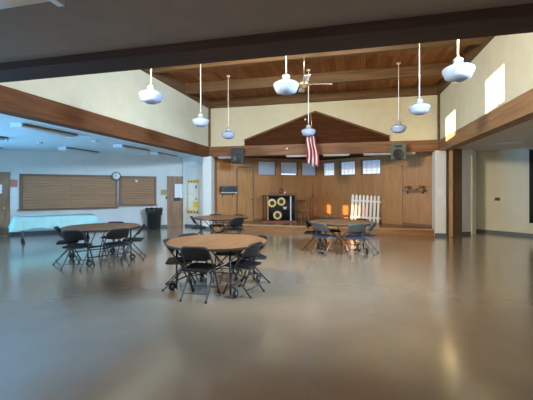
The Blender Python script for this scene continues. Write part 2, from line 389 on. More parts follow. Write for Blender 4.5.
# plain doors set in both stage walls
def stage_door(n, w, u0, u1, ztop, lab):
    a, b = win_span(w, u0, u1); M = local(w)
    d = struct('door_%d' % n, MB().box2((a, -.035, .225), (b, -.004, ztop), M), M_ply2, bevel=.004)
    MB().box2((a-.02, -.07, ztop), (b+.02, -.004, ztop+.05), M).box2((a-.04, -.045, .225), (a, -.004, ztop), M).box2((b, -.045, .225), (b+.04, -.004, ztop), M).build('door_frame', M_frame if n == 1 else M_tan, d)
    MB().lathe([(.012, 0), (.012, .03), (.03, .04), (.032, .06), (.02, .075)], 12, M @ T(b-.07 if n == 1 else b-.07, -.035, 1.15) @ Matrix.Rotation(R90, 4, 'X')).build('door_knob', M_brass, d)
    return d
stage_door(1, ws_l, 237.5, 252.5, 2.50, ''); stage_door(2, ws_r, 383.5, 402, 2.46, '')

# side pockets beside the posts
mb = MB().box2((-5.58, 12.95, 0), (-5.36, 13.24, BZ+.1)); struct('wall_stage_left_return', mb, M_plyW)
mb = MB().box2((2.90, 12.99, 0), (3.02, 13.24, BZ+.1)); struct('wall_stage_right_return', mb, M_plyW)

# posts
struct('trim_post_left', MB().box2((-5.72, 12.60, 0), (-5.35, 12.94, BZ+.02)), M_post, bevel=.01)
struct('trim_post_right', MB().box2((2.78, 12.52, 0), (3.12, 12.98, BZ+.02)), M_post, bevel=.01)
# wall with notice board (left wing end) and return
wp = Wall((-5.60, 12.96), (-6.80, 13.20))
wall_obj('wall_left_end', wall_boxes(wp, 0, CZ+.05, [], .12), wp, M_wall)
struct('wall_left_return', MB().box2((-6.88, 13.19, 0), (-6.78, 13.60, CZ+.05)), M_post)
wdl = (wl_diag.s_of(184), wl_diag.s_of(168.5))
wall_obj('wall_left_diagonal', wall_boxes(wl_diag, 0, CZ+.05, [], .16, .0, .1), wl_diag, M_wall)
# left wall with big glazing (outside the picture), rear wall, right wall
def slit(w, u0, u1):  # unseen slot, shaped to throw a sun patch on the stage wall
    out = []
    for u in (u0, u1):
        p = onplane(u, 205, ws_r.a, ws_r.n); q = p-SUN_DIR*((p-w.a).dot(w.n)/SUN_DIR.dot(w.n)); out.append((q-w.a).dot(w.t))
    dz = 1.03+.055*((-4.4)-q.y)*0
    return (min(out), max(out), (.19+.055*(15.4-q.y)), .87+.055*(15.4-q.y))
wall_obj('wall_left', wall_boxes(w_left, 0, CZ+.05, [(1.4, 9.9, .3, 2.6), slit(w_left, 326.8, 333.6)], .04, .1, .1), w_left, M_wall)
wall_obj('wall_rear', wall_boxes(w_rear, 0, CZ+.05, [slit(w_rear, 342.5, 348.2), slit(w_rear, 358.5, 366), (7.0, 16.5, .5, 2.5)], .04, .1, .1), w_rear, M_wall)
M_suntint = M_glass.copy(); M_suntint.name = 'sun_tint_pane'; M_suntint.node_tree.nodes['Transparent BSDF'].inputs[0].default_value = (.44, .34, .25, 1)  # pane added in the unseen slots to tint and dim the sun
for n_, (w, h_) in enumerate(((w_left, slit(w_left, 326.8, 333.6)), (w_rear, slit(w_rear, 342.5, 348.2)), (w_rear, slit(w_rear, 358.5, 366)))):
    struct('window_%d' % (20+n_), MB().box2((h_[0], .01, h_[2]), (h_[1], .016, h_[3]), local(w)), M_suntint)
wall_obj('wall_right', wall_boxes(w_right, 0, CZ+.05, [(4.6, 8.8, .5, 2.5)], .16, .1, .1), w_right, M_wallr)
wall_obj('wall_right_diagonal', wall_boxes(wr_diag, 0, CZ+.05, [], .16, .15, .1), wr_diag, M_wallr)
for nm, w, holes in (('window_7', w_left, [(1.4, 9.9, .3, 2.6)]), ('window_8', w_rear, [(7.0, 16.5, .5, 2.5)]), ('window_9', w_right, [(4.6, 8.8, .5, 2.5)])):
    a, b, z0, z1 = holes[0]; M = local(w); mb = MB(); n = 6
    for k in range(n+1): x = a+(b-a)*k/n; mb.box2((x-.03, .03, z0), (x+.03, .11, z1), M)
    mb.box2((a, .03, z0), (b, .11, z0+.06), M).box2((a, .03, z1-.06), (b, .11, z1), M)
    f = struct(nm, mb, M_white); MB().box2((a, .07, z0), (b, .076, z1), M).build('window_pane', M_sunblock, f)
# right wing: wall piece by the partition, return to the diagonal wall
wq = Wall((3.70, 13.10), (4.08, 13.24))
wall_obj('wall_right_end', wall_boxes(wq, 0, CZ+.05, [], .10), wq, M_post)
struct('wall_right_return', MB().prism([(4.07, 13.24), (4.13, 13.22), (4.52, 14.4), (4.38, 14.4)], 0, CZ+.05), M_wallr)
struct('wall_right_pocket', MB().box2((3.0, 13.42, 0), (4.3, 13.52, CZ+.05)), M_wallr)
# baseboards
def baseb(name, w, s0, s1, h=.11): struct(name, MB().box2((s0, -.012, 0), (s1, 0, h), local(w)), M_base)
baseb('baseboard_left', wl_diag, wl_diag.s_of(168), wl_diag.s_of(8.5)); baseb('baseboard_left_end', wp, 0, wp.L)
baseb('baseboard_right', wr_diag, 0, wr_diag.L); baseb('baseboard_right_end', wq, 0, wq.L)
struct('baseboard_post_right', MB().box2((2.77, 12.508, 0), (3.13, 12.52, .11)).box2((3.12, 12.51, 0), (3.13, 12.99, .11)), M_base)
struct('baseboard_post_left', MB().box2((-5.73, 12.588, 0), (-5.34, 12.60, .11)), M_base)

# low ceilings
mb = MB()
mb.prism([(-13, -5), (10, -5), (10, YN-.33), (-13, YN-.33)], CZ, CZ+.12)
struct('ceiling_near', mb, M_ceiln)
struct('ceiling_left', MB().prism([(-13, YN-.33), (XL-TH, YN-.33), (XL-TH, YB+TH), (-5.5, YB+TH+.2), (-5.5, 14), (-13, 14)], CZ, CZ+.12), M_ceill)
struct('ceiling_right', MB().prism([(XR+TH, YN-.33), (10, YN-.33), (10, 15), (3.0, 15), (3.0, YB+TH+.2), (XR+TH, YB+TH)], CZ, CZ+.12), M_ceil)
struct('ceiling_stage', MB().prism([(-5.6, YB+TH), (3.1, YB+TH), (3.1, 16.6), (-5.6, 16.6)], CZ-.02, CZ+.08), M_gable)
# beam ring
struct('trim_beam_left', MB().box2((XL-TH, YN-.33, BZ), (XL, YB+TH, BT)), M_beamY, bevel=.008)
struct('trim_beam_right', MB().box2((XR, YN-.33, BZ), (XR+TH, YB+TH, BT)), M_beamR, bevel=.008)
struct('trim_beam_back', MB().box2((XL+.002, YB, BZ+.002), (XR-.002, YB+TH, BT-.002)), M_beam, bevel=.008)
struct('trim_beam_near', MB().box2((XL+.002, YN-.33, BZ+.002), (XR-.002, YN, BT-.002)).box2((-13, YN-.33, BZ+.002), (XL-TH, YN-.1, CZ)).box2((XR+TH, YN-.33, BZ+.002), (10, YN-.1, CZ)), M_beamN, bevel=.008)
# clerestory walls
DZ = 5.12
wn_ = Wall((XL, YN), (XR, YN))
def clere(name, a, b, holes=[], m=M_cream):
    x0, y0 = a; x1, y1 = b; mb = MB()
    mb.box2((x0, y0, BT), (x1, y1, DZ+.2)); return struct(name, mb, m)
clere('wall_clerestory_left', (XL-.16, YN-.2), (XL, YB+.16)); struct('wall_clerestory_right', MB().box2((XR, YN-.2, BT), (XR+.16, 3.7, DZ+.2)).box2((XR, 6.1, BT), (XR+.16, YB+.16, DZ+.2)).box2((XR, 3.7, BT), (XR+.16, 6.1, 3.52)).box2((XR, 3.7, 4.38), (XR+.16, 6.1, DZ+.2)), M_cream)
f = struct('window_30', MB().box2((XR+.02, 3.7, 3.52), (XR+.10, 6.1, 3.56)).box2((XR+.02, 3.7, 4.34), (XR+.10, 6.1, 4.38)).box2((XR+.02, 4.87, 3.52), (XR+.10, 4.93, 4.38)), M_white); MB().box2((XR+.05, 3.7, 3.52), (XR+.055, 6.1, 4.38)).build('window_pane', M_glass, f)
clere('wall_clerestory_back', (XL, YB), (XR, YB+.16))
hol = [(-4.8, -3.7), (-3.3, -2.45), (-2.07, -1.47), (-.17, .40), (1.35, 2.3)]; mb = MB(); x = XL
for a, b in hol:
    mb.box2((x, YN-.04, BT), (a, YN, DZ+.2)); mb.box2((a, YN-.04, BT), (b, YN, 3.58)); mb.box2((a, YN-.04, 4.32), (b, YN, DZ+.2)); x = b
mb.box2((x, YN-.04, BT), (XR, YN, DZ+.2)); struct('wall_clerestory_near', mb, M_cream)
for k, (a, b) in enumerate(hol):
    f = struct('window_%d' % (10+k), MB().box2((a, YN-.05, 3.56), (b, YN+.02, 3.585)).box2((a, YN-.05, 4.315), (b, YN+.02, 4.34)), M_white)
    MB().box2((a, YN-.03, 3.58), (b, YN-.025, 4.32)).build('window_pane', M_glass if k in (2, 3) else M_shade, f)
# upper ceiling: boards, rafters, perimeter ledgers, corner posts
struct('ceiling_upper', MB().box2((XL-.16, YN-.2, DZ), (XR+.16, YB+.16, DZ+.2)), M_deck)
for k, yf in enumerate((YB, 10.55, 8.45, 6.35, 4.25)):
    struct('trim_rafter_%d' % (k+1), MB().box2((XL+.11, yf-.15, 4.80), (XR-.11, yf, DZ)), M_rafter, bevel=.006)
struct('trim_ledger_left', MB().box2((XL, YN, 4.80), (XL+.11, YB, DZ)), M_rafter); struct('trim_ledger_right', MB().box2((XR-.11, YN, 4.80), (XR, YB, DZ)), M_rafter)
struct('trim_corner_left', MB().box2((XL, YB-.07, BT), (XL+.07, YB, 4.80)), M_rafter); struct('trim_corner_right', MB().box2((XR-.07, YB-.07, BT), (XR, YB, 4.80)), M_rafter)
# gable panel over the stage
gp = [(-3.97, BT), (1.33, BT), (1.33, 3.46), (-1.25, 4.46), (-3.97, 3.50)]
MG = Matrix(((1, 0, 0, 0), (0, 0, -1, YB-.001), (0, 1, 0, 0), (0, 0, 0, 1)))
g = struct('trim_gable_panel', MB().prism(gp, 0, .05, MG), M_gable)
def bar(p, q, w_, y0, y1):
    p = Vector((p[0], 0, p[1])); q = Vector((q[0], 0, q[1])); d = (q-p).normalized(); n = Vector((-d.z, 0, d.x))*w_
    vs = [(a.x, y, a.z) for y in (y0, y1) for a in (p, q, q-n, p-n)]
    return MB().add(vs, [(0,1,2,3),(7,6,5,4),(0,4,5,1),(1,5,6,2),(2,6,7,3),(3,7,4,0)])
bar((-3.99, 3.51), (-1.25, 4.475), .06, YB-.08, YB-.051).build('gable_trim', M_rafter, g); bar((-1.25, 4.475), (1.35, 3.47), .06, YB-.08, YB-.051).build('gable_trim', M_rafter, g)

# ------------------------------------------------------------------ doors, shutters and notices on the diagonal left wall
ML = local(wl_diag)
def on(w, u, v): return w.s_of(u), w.z_of(u, v)
a, b = win_span(wl_diag, 168.3, 184.4); zt = wl_diag.z_of(176, 177.5)
d3 = struct('door_3', MB().box2((a, -.03, .01), (b, -.001, zt), ML), M_door, bevel=.004)
MB().box2((a-.05, -.045, 0), (a, -.001, zt+.05), ML).box2((b, -.045, 0), (b+.05, -.001, zt+.05), ML).box2((a, -.045, zt), (b, -.001, zt+.05), ML).build('door_frame', M_door, d3)
s0, z0 = on(wl_diag, 183, 198); s1, z1 = on(wl_diag, 174.5, 184)
MB().box2((s0, -.036, z0), (s1, -.031, z1), ML).build('door_notice', M_paper, d3)
MB().box2((s0+.12, -.05, z0-.12), (s0+.40, -.032, z0+.02), ML).build('door_hook_plate', M_black, d3)
MB().lathe([(.014, 0), (.014, .04), (.035, .05), (.037, .075), (.02, .09)], 12, ML @ T(b-.08, -.03, 1.0) @ Matrix.Rotation(R90, 4, 'X')).build('door_knob', M_brass, d3)
a, b = wl_diag.s_of(8), wl_diag.s_of(8)+.95; zt = 2.12
d4 = struct('door_4', MB().box2((a, -.03, .01), (b, -.001, zt), ML), M_door, bevel=.004)
MB().box2((a-.06, -.045, 0), (a, -.001, zt+.06), ML).box2((a, -.045, zt), (b, -.001, zt+.06), ML).build('door_frame', M_door, d4)
MB().lathe([(.014, 0), (.014, .04), (.035, .05), (.037, .075), (.02, .09)], 12, ML @ T(a+.09, -.03, wl_diag.z_of(4, 208)) @ Matrix.Rotation(R90, 4, 'X')).build('door_knob', M_brass, d4)
MB().box2((a+.16, -.036, 1.45), (a+.42, -.031, 1.75), ML).build('door_notice', M_paper, d4)

def shutter(label, u0, u1, vt, vb, group):
    um = (u0+u1)/2; a, b = win_span(wl_diag, u0, u1); zt = wl_diag.z_of(um, vt); zb = wl_diag.z_of(um, vb)
    M = frame_of(wl_diag, (a+b)/2, 0); hw = (b-a)/2
    t = thing('roll_shutter', label, 'shutter', M=M, group=group)
    fr = MB().box2((-hw, -.05, zb), (-hw+.10, -.002, zt)).box2((hw-.08, -.05, zb), (hw, -.002, zt)).box2((-hw, -.06, zt-.07), (hw, -.002, zt))
    fr.build('frame', M_frame, t)
    sl = MB(); n = int((zt-zb-.12)/.07)
    for k in range(n):
        z = zb+.06+(zt-zb-.13)*k/n; h = (zt-zb-.13)/n
        sl.add([(-hw+.1, -.012, z), (hw-.08, -.012, z), (hw-.08, -.026, z+h*.5), (-hw+.1, -.026, z+h*.5), (hw-.08, -.012, z+h), (-hw+.1, -.012, z+h)], [(0,1,2,3),(3,2,4,5)])
    sl.box2((-hw+.1, -.012, zb+.05), (hw-.08, -.002, zt-.07)); sl.build('slat_curtain', M_shut, t)
    MB().box2((-hw-.02, -.16, zb-.0), (hw+.02, -.002, zb+.05)).build('sill', M_frame, t)
    return t
shutter('wide wooden roller shutter with dark frame, left of the wall clock', 19.6, 117.5, 174.6, 209.3, None)
shutter('narrow wooden roller shutter with dark frame, between wall clock and door', 118.8, 156.2, 176.2, 205.6, None)
# clock
s_, z_ = on(wl_diag, 116, 176.2); ck = thing('wall_clock', 'round black-rimmed wall clock between the two wooden shutters', 'clock', M=frame_of(wl_diag, s_, z_, .02))
RX = Matrix.Rotation(R90, 4, 'X')
MB().lathe([(.125, 0), (.16, .0), (.165, .05), (.14, .065), (.13, .05), (.125, .045)], 28, T(0, -.045, 0) @ RX).build('rim', M_black, ck)
MB().lathe([(.01, .05), (.135, .05), (.135, .055), (.01, .055)], 28, T(0, -.045, 0) @ RX).build('dial', M_paper, ck)
MB().box2((-.006, -.106, -.01), (.006, -.102, .10)).build('hand', M_black, ck); MB().box2((-.07, -.106, -.006), (.01, -.102, .006)).build('hand', M_black, ck)
s_, z_ = on(wl_diag, 136.3, 181); o = MB().lathe([(.055, 0), (.055, .03), (.03, .045)], 20, T(0, 0, 0) @ RX).build('round_plaque', M_paper); o.matrix_world = frame_of(wl_diag, s_, z_, .03)
tag(o, 'small round white disc on the narrow wooden shutter', 'plaque')
def flat(name, w, u0, v0, u1, v1, m, label, cat, group=None, th=.008, parts=None, off=0.001):
    sa, sb = win_span(w, u0, u1); um = (u0+u1)/2; za, zb = w.z_of(um, v1), w.z_of(um, v0); hw = (sb-sa)/2; hh = (zb-za)/2
    o = MB().box((0, -th/2, 0), (2*hw, th, 2*hh)).build(name, m); o.matrix_world = frame_of(w, (sa+sb)/2, (za+zb)/2, off); tag(o, label, cat, group); return o, hw, hh
flat('wall_card', wl_diag, 9.5, 179.5, 17.5, 187, M_pink, 'pink card on the wall left of the wide shutter', 'card')
flat('wall_paper', wl_diag, 9.2, 188.5, 18, 197.3, M_paper, 'white paper sheet directly under the pink card', 'paper')
flat('wall_paper', wl_diag, 9, 198.2, 18.4, 209.5, M_paper, 'lowest white paper sheet left of the wide shutter', 'paper')
o, hw, hh = flat('wall_sign', wl_diag, 160.7, 189.6, 167.0, 195, M_tansign, 'small tan sign between narrow shutter and brown door', 'sign')
for k in (-1, 0, 1): MB().box((0, -.010, k*hh*.45), (hw*1.4, .003, hh*.12)).build('sign_print', M_frame, o)
flat('wall_switch', wl_diag, 165.6, 196.2, 167.4, 199, M_black, 'small black wall switch beneath the tan sign', 'switch', th=.03)
# bulletin board with sunflower border
sa, sb = win_span(wp, 188, 199.2); za, zb = wp.z_of(193.5, 211.8), wp.z_of(193.5, 181.5)
bb = thing('bulletin_board', 'yellow and white bulletin board with sunflower border beside the white post', 'board', M=frame_of(wp, (sa+sb)/2, (za+zb)/2, .001))
hw = (sb-sa)/2; hh = (zb-za)/2
MB().box((0, -.012, 0), (2*hw, .024, 2*hh)).build('backing', M_pale, bb)
for x, z, sx, sz, m in ((-.12, .33, .24, .36, M_paper), (.15, .38, .22, .26, M_paper), (.15, .05, .22, .3, M_paper), (-.13, -.05, .22, .26, M_paper), (.12, -.32, .26, .24, M_yel), (-.13, -.36, .2, .26, M_paper), (.15, .40, .10, .14, M_bluep), (.16, -.1, .08, .1, M_bluep)):
    MB().box((x, -.027-(.003 if m is M_bluep else 0), z*hh/.62), (sx, .005, sz)).build('notice', m, bb)
for zz in (hh, -hh):
    for k in range(4):
        x = -hw+hw*2*(k+.5)/4
        fl = MB()
        for q in range(10):
            an = 2*PI*q/10; fl.sheet(lambda s, t, an=an: ((x+math.cos(an)*(.02+.05*s)-math.sin(an)*(t-.5)*.03*(1-s*.6), -.035, zz+math.sin(an)*(.02+.05*s)+math.cos(an)*(t-.5)*.03*(1-s*.6)), (0, -1, 0)), 2, 1, .006)
        f = fl.build('sunflower', M_yel, bb); MB().lathe([(.03, 0), (.03, .012), (.015, .018)], 10, T(x, -.036, zz) @ RX).build('flower_centre', M_brown, f)
MB().box2((-hw, -.03, -hh), (-hw+.02, -.024, hh)).box2((hw-.02, -.03, -hh), (hw, -.024, hh)).build('border', M_yel, bb)

# trash can
pc = onplane(154, 229.2, (0, 0, 0), (0, 0, 1))
t = thing('trash_can', 'round black trash can lined with a black bag beside the brown door', 'trash can', (pc.x, pc.y, 0))
MB().lathe([(.23, 0), (.25, .02), (.29, .74), (.31, .75), (.31, .79), (.27, .79), (.24, .06)], 28).build('bin', M_bin, t)
for s_ in (-1, 1): MB().box((s_*.315, 0, .62), (.04, .12, .10)).build('handle', M_bin, t)
bg = MB(); n = 32; prof = [(.30, .62, .6), (.325, .70, 1), (.335, .80, .8), (.315, .84, 1), (.28, .83, .6), (.24, .76, .5)]
vs = []; fs = []
for j, (r, z, am) in enumerate(prof):
    for k in range(n):
        rr = r+.018*am*math.sin(k*5.3+j*1.7)+.01*math.sin(k*2.1); vs.append((rr*math.cos(2*PI*k/n), rr*math.sin(2*PI*k/n), z+.02*am*math.sin(k*1.9+j)))
for j in range(len(prof)-1):
    for k in range(n): fs.append((j*n+k, j*n+(k+1) % n, (j+1)*n+(k+1) % n, (j+1)*n+k))
fs.append(tuple((len(prof)-1)*n+k for k in range(n)))
bg.add(vs, fs, True).build('bin_bag', M_bag, t)

# ------------------------------------------------------------------ folding banquet table under an aqua cloth
fl_ = onplane(14, 189+.86*F/9.85, (0, 0, .74), (0, 0, 1)); ax = Vector((math.sin(math.radians(39)), math.cos(math.radians(39)), 0)); TL = 2.15; fr_ = fl_+ax*TL; dp = Vector((-ax.y, ax.x, 0))
mid = (fl_+fr_)/2+dp*.375
ang = math.atan2(ax.y, ax.x); hx = TL/2; hy = .375
t = thing('folding_table', 'long folding table on black-footed metal legs under an aqua cloth by the shutters', 'table', (mid.x, mid.y, 0), ang)
MB().box((0, 0, .715), (2*hx-.04, .74, .04)).build('tabletop', M_white, t)
for sx in (-1, 1):
    for sy in (-1, 1):
        x = sx*(hx-.22)
        lg = MB().tube([(x, sy*.27, .70), (x, sy*.27, .30), (x+sx*.0, sy*.29, .03)], .016).build('leg', M_steel, t)
        MB().add([(x-.05, sy*.29-.07, 0), (x+.05, sy*.29-.07, 0), (x+.05, sy*.29+.07, 0), (x-.05, sy*.29+.07, 0), (x-.02, sy*.29-.03, .13), (x+.02, sy*.29-.03, .13), (x+.02, sy*.29+.03, .13), (x-.02, sy*.29+.03, .13)],
                 [(3,2,1,0),(4,5,6,7),(0,1,5,4),(1,2,6,5),(2,3,7,6),(3,0,4,7)]).build('foot_cap', M_rubber, lg)
    MB().tube([(sx*(hx-.22), -.27, .25), (sx*(hx-.22), .27, .25)], .012).build('stretcher', M_steel, t)
# cloth: top sheet and hanging skirt with folds
cl = MB(); top = []; n1 = 60; n2 = 16
loop = []
for i in range(n1): loop.append((-hx+2*hx*i/n1, -hy, 0, -1))
for i in range(n2): loop.append((hx, -hy+2*hy*i/n2, 1, 0))
for i in range(n1): loop.append((hx-2*hx*i/n1, hy, 0, 1))
for i in range(n2): loop.append((-hx, hy-2*hy*i/n2, -1, 0))
n = len(loop); rows = 7; vs = []; fs = []
for j in range(rows+1):
    q = j/rows
    for k, (x, y, nx, ny) in enumerate(loop):
        corner = math.exp(-((abs(x)-hx)**2+(abs(y)-hy)**2)/.02)
        cx = (1 if x > 0 else -1)*.5*corner; cy = (1 if y > 0 else -1)*.5*corner
        wv = .022*math.sin(k*.95)+.014*math.sin(k*.41+1)
        out = .008+q*(.04+wv)+q*corner*.06
        drop = .34+.025*math.sin(k*.3)+.03*corner
        vs.append((x+nx*out+cx*q*.10, y+ny*out+cy*q*.10, .748-drop*q))
for j in range(rows):
    for k in range(n): fs.append((j*n+k, j*n+(k+1) % n, (j+1)*n+(k+1) % n, (j+1)*n+k))
fs.append(tuple(range(n)))
cl.add(vs, fs, True)
o = cl.build('tablecloth', M_cloth); o.location = (mid.x, mid.y, 0); o.rotation_euler = (0, 0, ang)
m = o.modifiers.new('thickness', 'SOLIDIFY'); m.thickness = .003; m.offset = 1
tag(o, 'aqua cloth draped over the long folding table below the wide shutter', 'tablecloth')

# ------------------------------------------------------------------ round mobile tables
def caster(x, y, t):
    c = MB().tube([(x-.02, y, .062), (x+.02, y, .062)], .062, 18).build('caster_wheel', M_rubber, t)
    MB().tube([(x-.024, y, .062), (x+.024, y, .062)], .03, 12).build('wheel_hub', M_hub, c)
    return c
def make_table():
    t = thing('round_table', '', 'table'); R = .82; n = 40
    for s_ in (-1, 1):
        pts = [(s_*(.004+0), -math.sqrt(R*R-.004**2))]
        pts = []
        for k in range(n+1):
            an = -PI/2+PI*k/n; pts.append((s_*(.004+(R-.004)*math.cos(an)), R*math.sin(an)))
        if s_ < 0: pts = pts[::-1]
        lf = MB().prism(pts, .722, .75).build('table_leaf', M_top, t)
        pe = [(s_*(.004+(R+.004)*math.cos(-PI/2+PI*k/n)), (R+.004)*math.sin(-PI/2+PI*k/n)) for k in range(n+1)]
        e = MB(); m_ = len(pe)
        vs = [(p[0], p[1], z) for z in (.712, .749) for p in pe]+[(p[0]*.97, p[1]*.97, z) for z in (.712, .722) for p in pe]
        fs = [(k, k+1, m_+k+1, m_+k) for k in range(m_-1)]+[(k+1, k, 2*m_+k, 2*m_+k+1) for k in range(m_-1)]
        e.add(vs, fs, True).build('edge_band', M_edge, lf)
    for sx in (-1, 1):
        for sy in (-1, 1):
            lg = MB().tube([(sx*.46, sy*.46, .71), (sx*.47, sy*.46, .10), (sx*.47, sy*.46, .03)], .017).tube([(sx*.47, sy*.46, .14), (sx*.55, sy*.46, .14), (sx*.55, sy*.46, .10)], .011).tube([(sx*.55-.027, sy*.46, .045), (sx*.55-.027, sy*.46, .105), (sx*.55+.027, sy*.46, .105), (sx*.55+.027, sy*.46, .045)], .006, 6).build('leg', M_blackm, t)
            caster(sx*.55, sy*.46, lg)
        MB().tube([(sx*.47, -.46, .16), (sx*.47, .46, .16)], .012).build('stretcher', M_blackm, t)
        MB().box((sx*.46, 0, .70), (.04, .96, .025)).build('top_rail', M_blackm, t)
        MB().tube([(sx*.46, -.3, .69), (sx*.05, -.3, .30)], .011).build('brace', M_blackm, t)
        MB().tube([(sx*.46, .3, .69), (sx*.05, .3, .30)], .011).build('brace', M_blackm, t)
    MB().tube([(-.05, -.34, .30), (-.05, .34, .30)], .014).tube([(.05, -.34, .30), (.05, .34, .30)], .014).build('centre_bar', M_blackm, t)
    return t
GT = 'round folding tables on casters'
tables = [((-2.14, 5.28), -6, 'near round wood-top table on casters, largest of the four'),
          ((-5.50, 6.66), -30, 'round wood-top table with chairs in front of the aqua-covered table'),
          ((-.236, 9.09), 12, 'round wood-top table in front of the white picket fence'),
          ((-3.80, 9.73), 0, 'farthest small-looking round table behind the near table, by the white post')]
tb0 = make_table()
for i, ((x, y), r, lab) in enumerate(tables):
    o = tb0 if i == 0 else copy_tree(tb0)
    o.location = (x, y, 0); o.rotation_euler = (0, 0, math.radians(r)); tag(o, lab, 'table', GT)

# ------------------------------------------------------------------ folding chairs (face +Y)
def arc_pts(ctrl, sub=6):
    """rounded polyline through control points (quadratic at inner corners)"""
    P = [Vector(c) for c in ctrl]; out = [P[0]]
    for i in range(1, len(P)-1):
        a = P[i]+(P[i-1]-P[i])*.45 if (P[i-1]-P[i]).length < .15 else P[i]+(P[i-1]-P[i]).normalized()*.06
        b = P[i]+(P[i+1]-P[i])*.45 if (P[i+1]-P[i]).length < .15 else P[i]+(P[i+1]-P[i]).normalized()*.06
        for k in range(sub+1):
            s = k/sub; out.append(a*(1-s)**2+P[i]*2*s*(1-s)+b*s*s)
    out.append(P[-1]); return out
def make_chair(seatm, backm, tubem):
    t = thing('folding_chair', '', 'chair')
    hw = .215
    path = arc_pts([(-hw, .23, .015), (-hw, .03, .43), (-hw, -.17, .70), (-hw+.03, -.215, .775), (hw-.03, -.215, .775), (hw, -.17, .70), (hw, .03, .43), (hw, .23, .015)])
    fr = MB().tube(path, .0125, 8).build('frame', tubem, t)
    for s_ in (-1, 1):
        MB().tube([(s_*hw, .235, 0), (s_*hw, .226, .03)], .017, 10).build('foot_cap', M_rubber, fr)
        lg = MB().tube([(s_*.192, .12, .425), (s_*.192, .02, .29), (s_*.192, -.235, .012)], .0115, 8).build('leg', tubem, t)
        MB().tube([(s_*.192, -.243, 0), (s_*.192, -.230, .03)], .016, 10).build('foot_cap', M_rubber, lg)
        MB().box((s_*.203, .05, .405), (.012, .05, .03)).build('hinge_bracket', tubem, t)
    MB().tube([(-.192, -.165, .10), (.192, -.165, .10)], .009, 8).build('stretcher', tubem, t)
    MB().tube([(-hw, .185, .11), (hw, .185, .11)], .009, 8).build('stretcher', tubem, t)
    # seat: padded, rounded front
    def sf(u, v):
        x = (u-.5)*.40; y = -.20+.41*v; x *= 1-.10*max(0, (v-.75))/.25
        return ((x, y, .438+.010*v-.012*(2*u-1)**2*0), (0, 0, 1))
    st = MB().sheet(sf, 10, 10, .035).build('seat', seatm, t, bevel=0)
    m = st.modifiers.new('bevel', 'BEVEL'); m.width = .012; m.segments = 3; m.limit_method = 'ANGLE'; m.angle_limit = math.radians(50)
    MB().tube([(-.205, -.17, .42), (-.205, .20, .425), (.205, .20, .425), (.205, -.17, .42), (-.205, -.17, .42)], .009, 6).build('seat_rim', tubem, t)
    # backrest: curved panel between the uprights
    def bf(u, v):
        a = 2*u-1; x = a*.212; zt = .782-.045*abs(a)**4; zb = .565+.03*(1-a*a)*0+.02*abs(a)**2
        z = zb+(zt-zb)*v; y = -.17-(z-.70)*.62-.028*(1-a*a)
        return ((x, y, z), (-.25*a, 1, .3))
    bk = MB().sheet(bf, 14, 8, .022).build('backrest', backm, t)
    return t
ch_black = make_chair(M_vinyl, M_vinyl, M_bronze)
ch_grey = make_chair(M_navy, M_greyback, M_steel)
used = set()
def put_chair(kind, tc_, ang, dist, label, group, turn=0):
    src = ch_black if kind == 'b' else ch_grey
    o = src if kind not in used else copy_tree(src)
    used.add(kind)
    a = math.radians(ang); x = tc_[0]+dist*math.cos(a); y = tc_[1]+dist*math.sin(a)
    o.location = (x, y, 0); o.rotation_euler = (0, 0, a+R90+math.radians(turn)); tag(o, label, 'chair', group)
T1, T2, T3, T4 = (-2.14, 5.28), (-5.50, 6.66), (-.236, 9.09), (-3.80, 9.73)
G1, G2, G3, G4 = 'chairs at the near table', 'chairs at the left table', 'chairs by the picket fence table', 'chairs at the farthest table'
for ang, dist, turn, lab in ((268, .62, 4, 'black folding chair at the near table, back towards the viewer, left of centre'),
                       (-24, .60, 8, 'black folding chair on the near right side of the near table, seen side-on'),
                       (38, .62, 0, 'black folding chair at the far right of the near table'),
                       (92, .60, 0, 'black folding chair behind the near table, mostly under its top'),
                       (150, .66, 0, 'black folding chair behind the near table, only its back top showing at left'),
                       (202, .60, 0, 'black folding chair at the left end of the near table, facing right')):
    put_chair('b', T1, ang, dist, lab, G1, turn)
for ang, dist, turn, lab in ((219, .68, 0, 'folding chair at the left end of the left table, slanting frame facing right'),
                       (277, .83, 5, 'folding chair at the near left of the left table, back towards the viewer'),
                       (327, .84, 0, 'folding chair in front of the left table, back to the viewer'),
                       (18, .70, 8, 'folding chair at the right end of the left table'),
                       (105, .55, 0, 'folding chair behind the left table, nearest the aqua cloth')):
    put_chair('b', T2, ang, dist, lab, G2, turn)
for kind, ang, dist, turn, lab in (('g', 236, .70, 0, 'grey steel folding chair with navy seat, front left of the fence-side table'),
                       ('g', 296, .70, 0, 'grey steel folding chair with navy seat, front centre-right of the fence-side table'),
                       ('g', 342, .66, 0, 'grey steel folding chair at the right end of the fence-side table'),
                       ('b', 176, .74, 0, 'black folding chair at the left end of the fence-side table'),
                       ('b', 116, .62, 0, 'black folding chair behind the fence-side table, towards the stage, left one'),
                       ('b', 50, .64, 0, 'black folding chair behind the fence-side table, towards the stage, right one')):
    put_chair(kind, T3, ang, dist, lab, G3, turn)
for ang, dist, lab in ((203, .68, 'black folding chair at the left end of the farthest table'),
                       (325, .66, 'folding chair at the right end of the farthest table, leaning frame'),
                       (65, .58, 'black folding chair behind the farthest table, right one'),
                       (125, .58, 'black folding chair behind the farthest table, left one')):
    put_chair('b', T4, ang, dist, lab, G4)

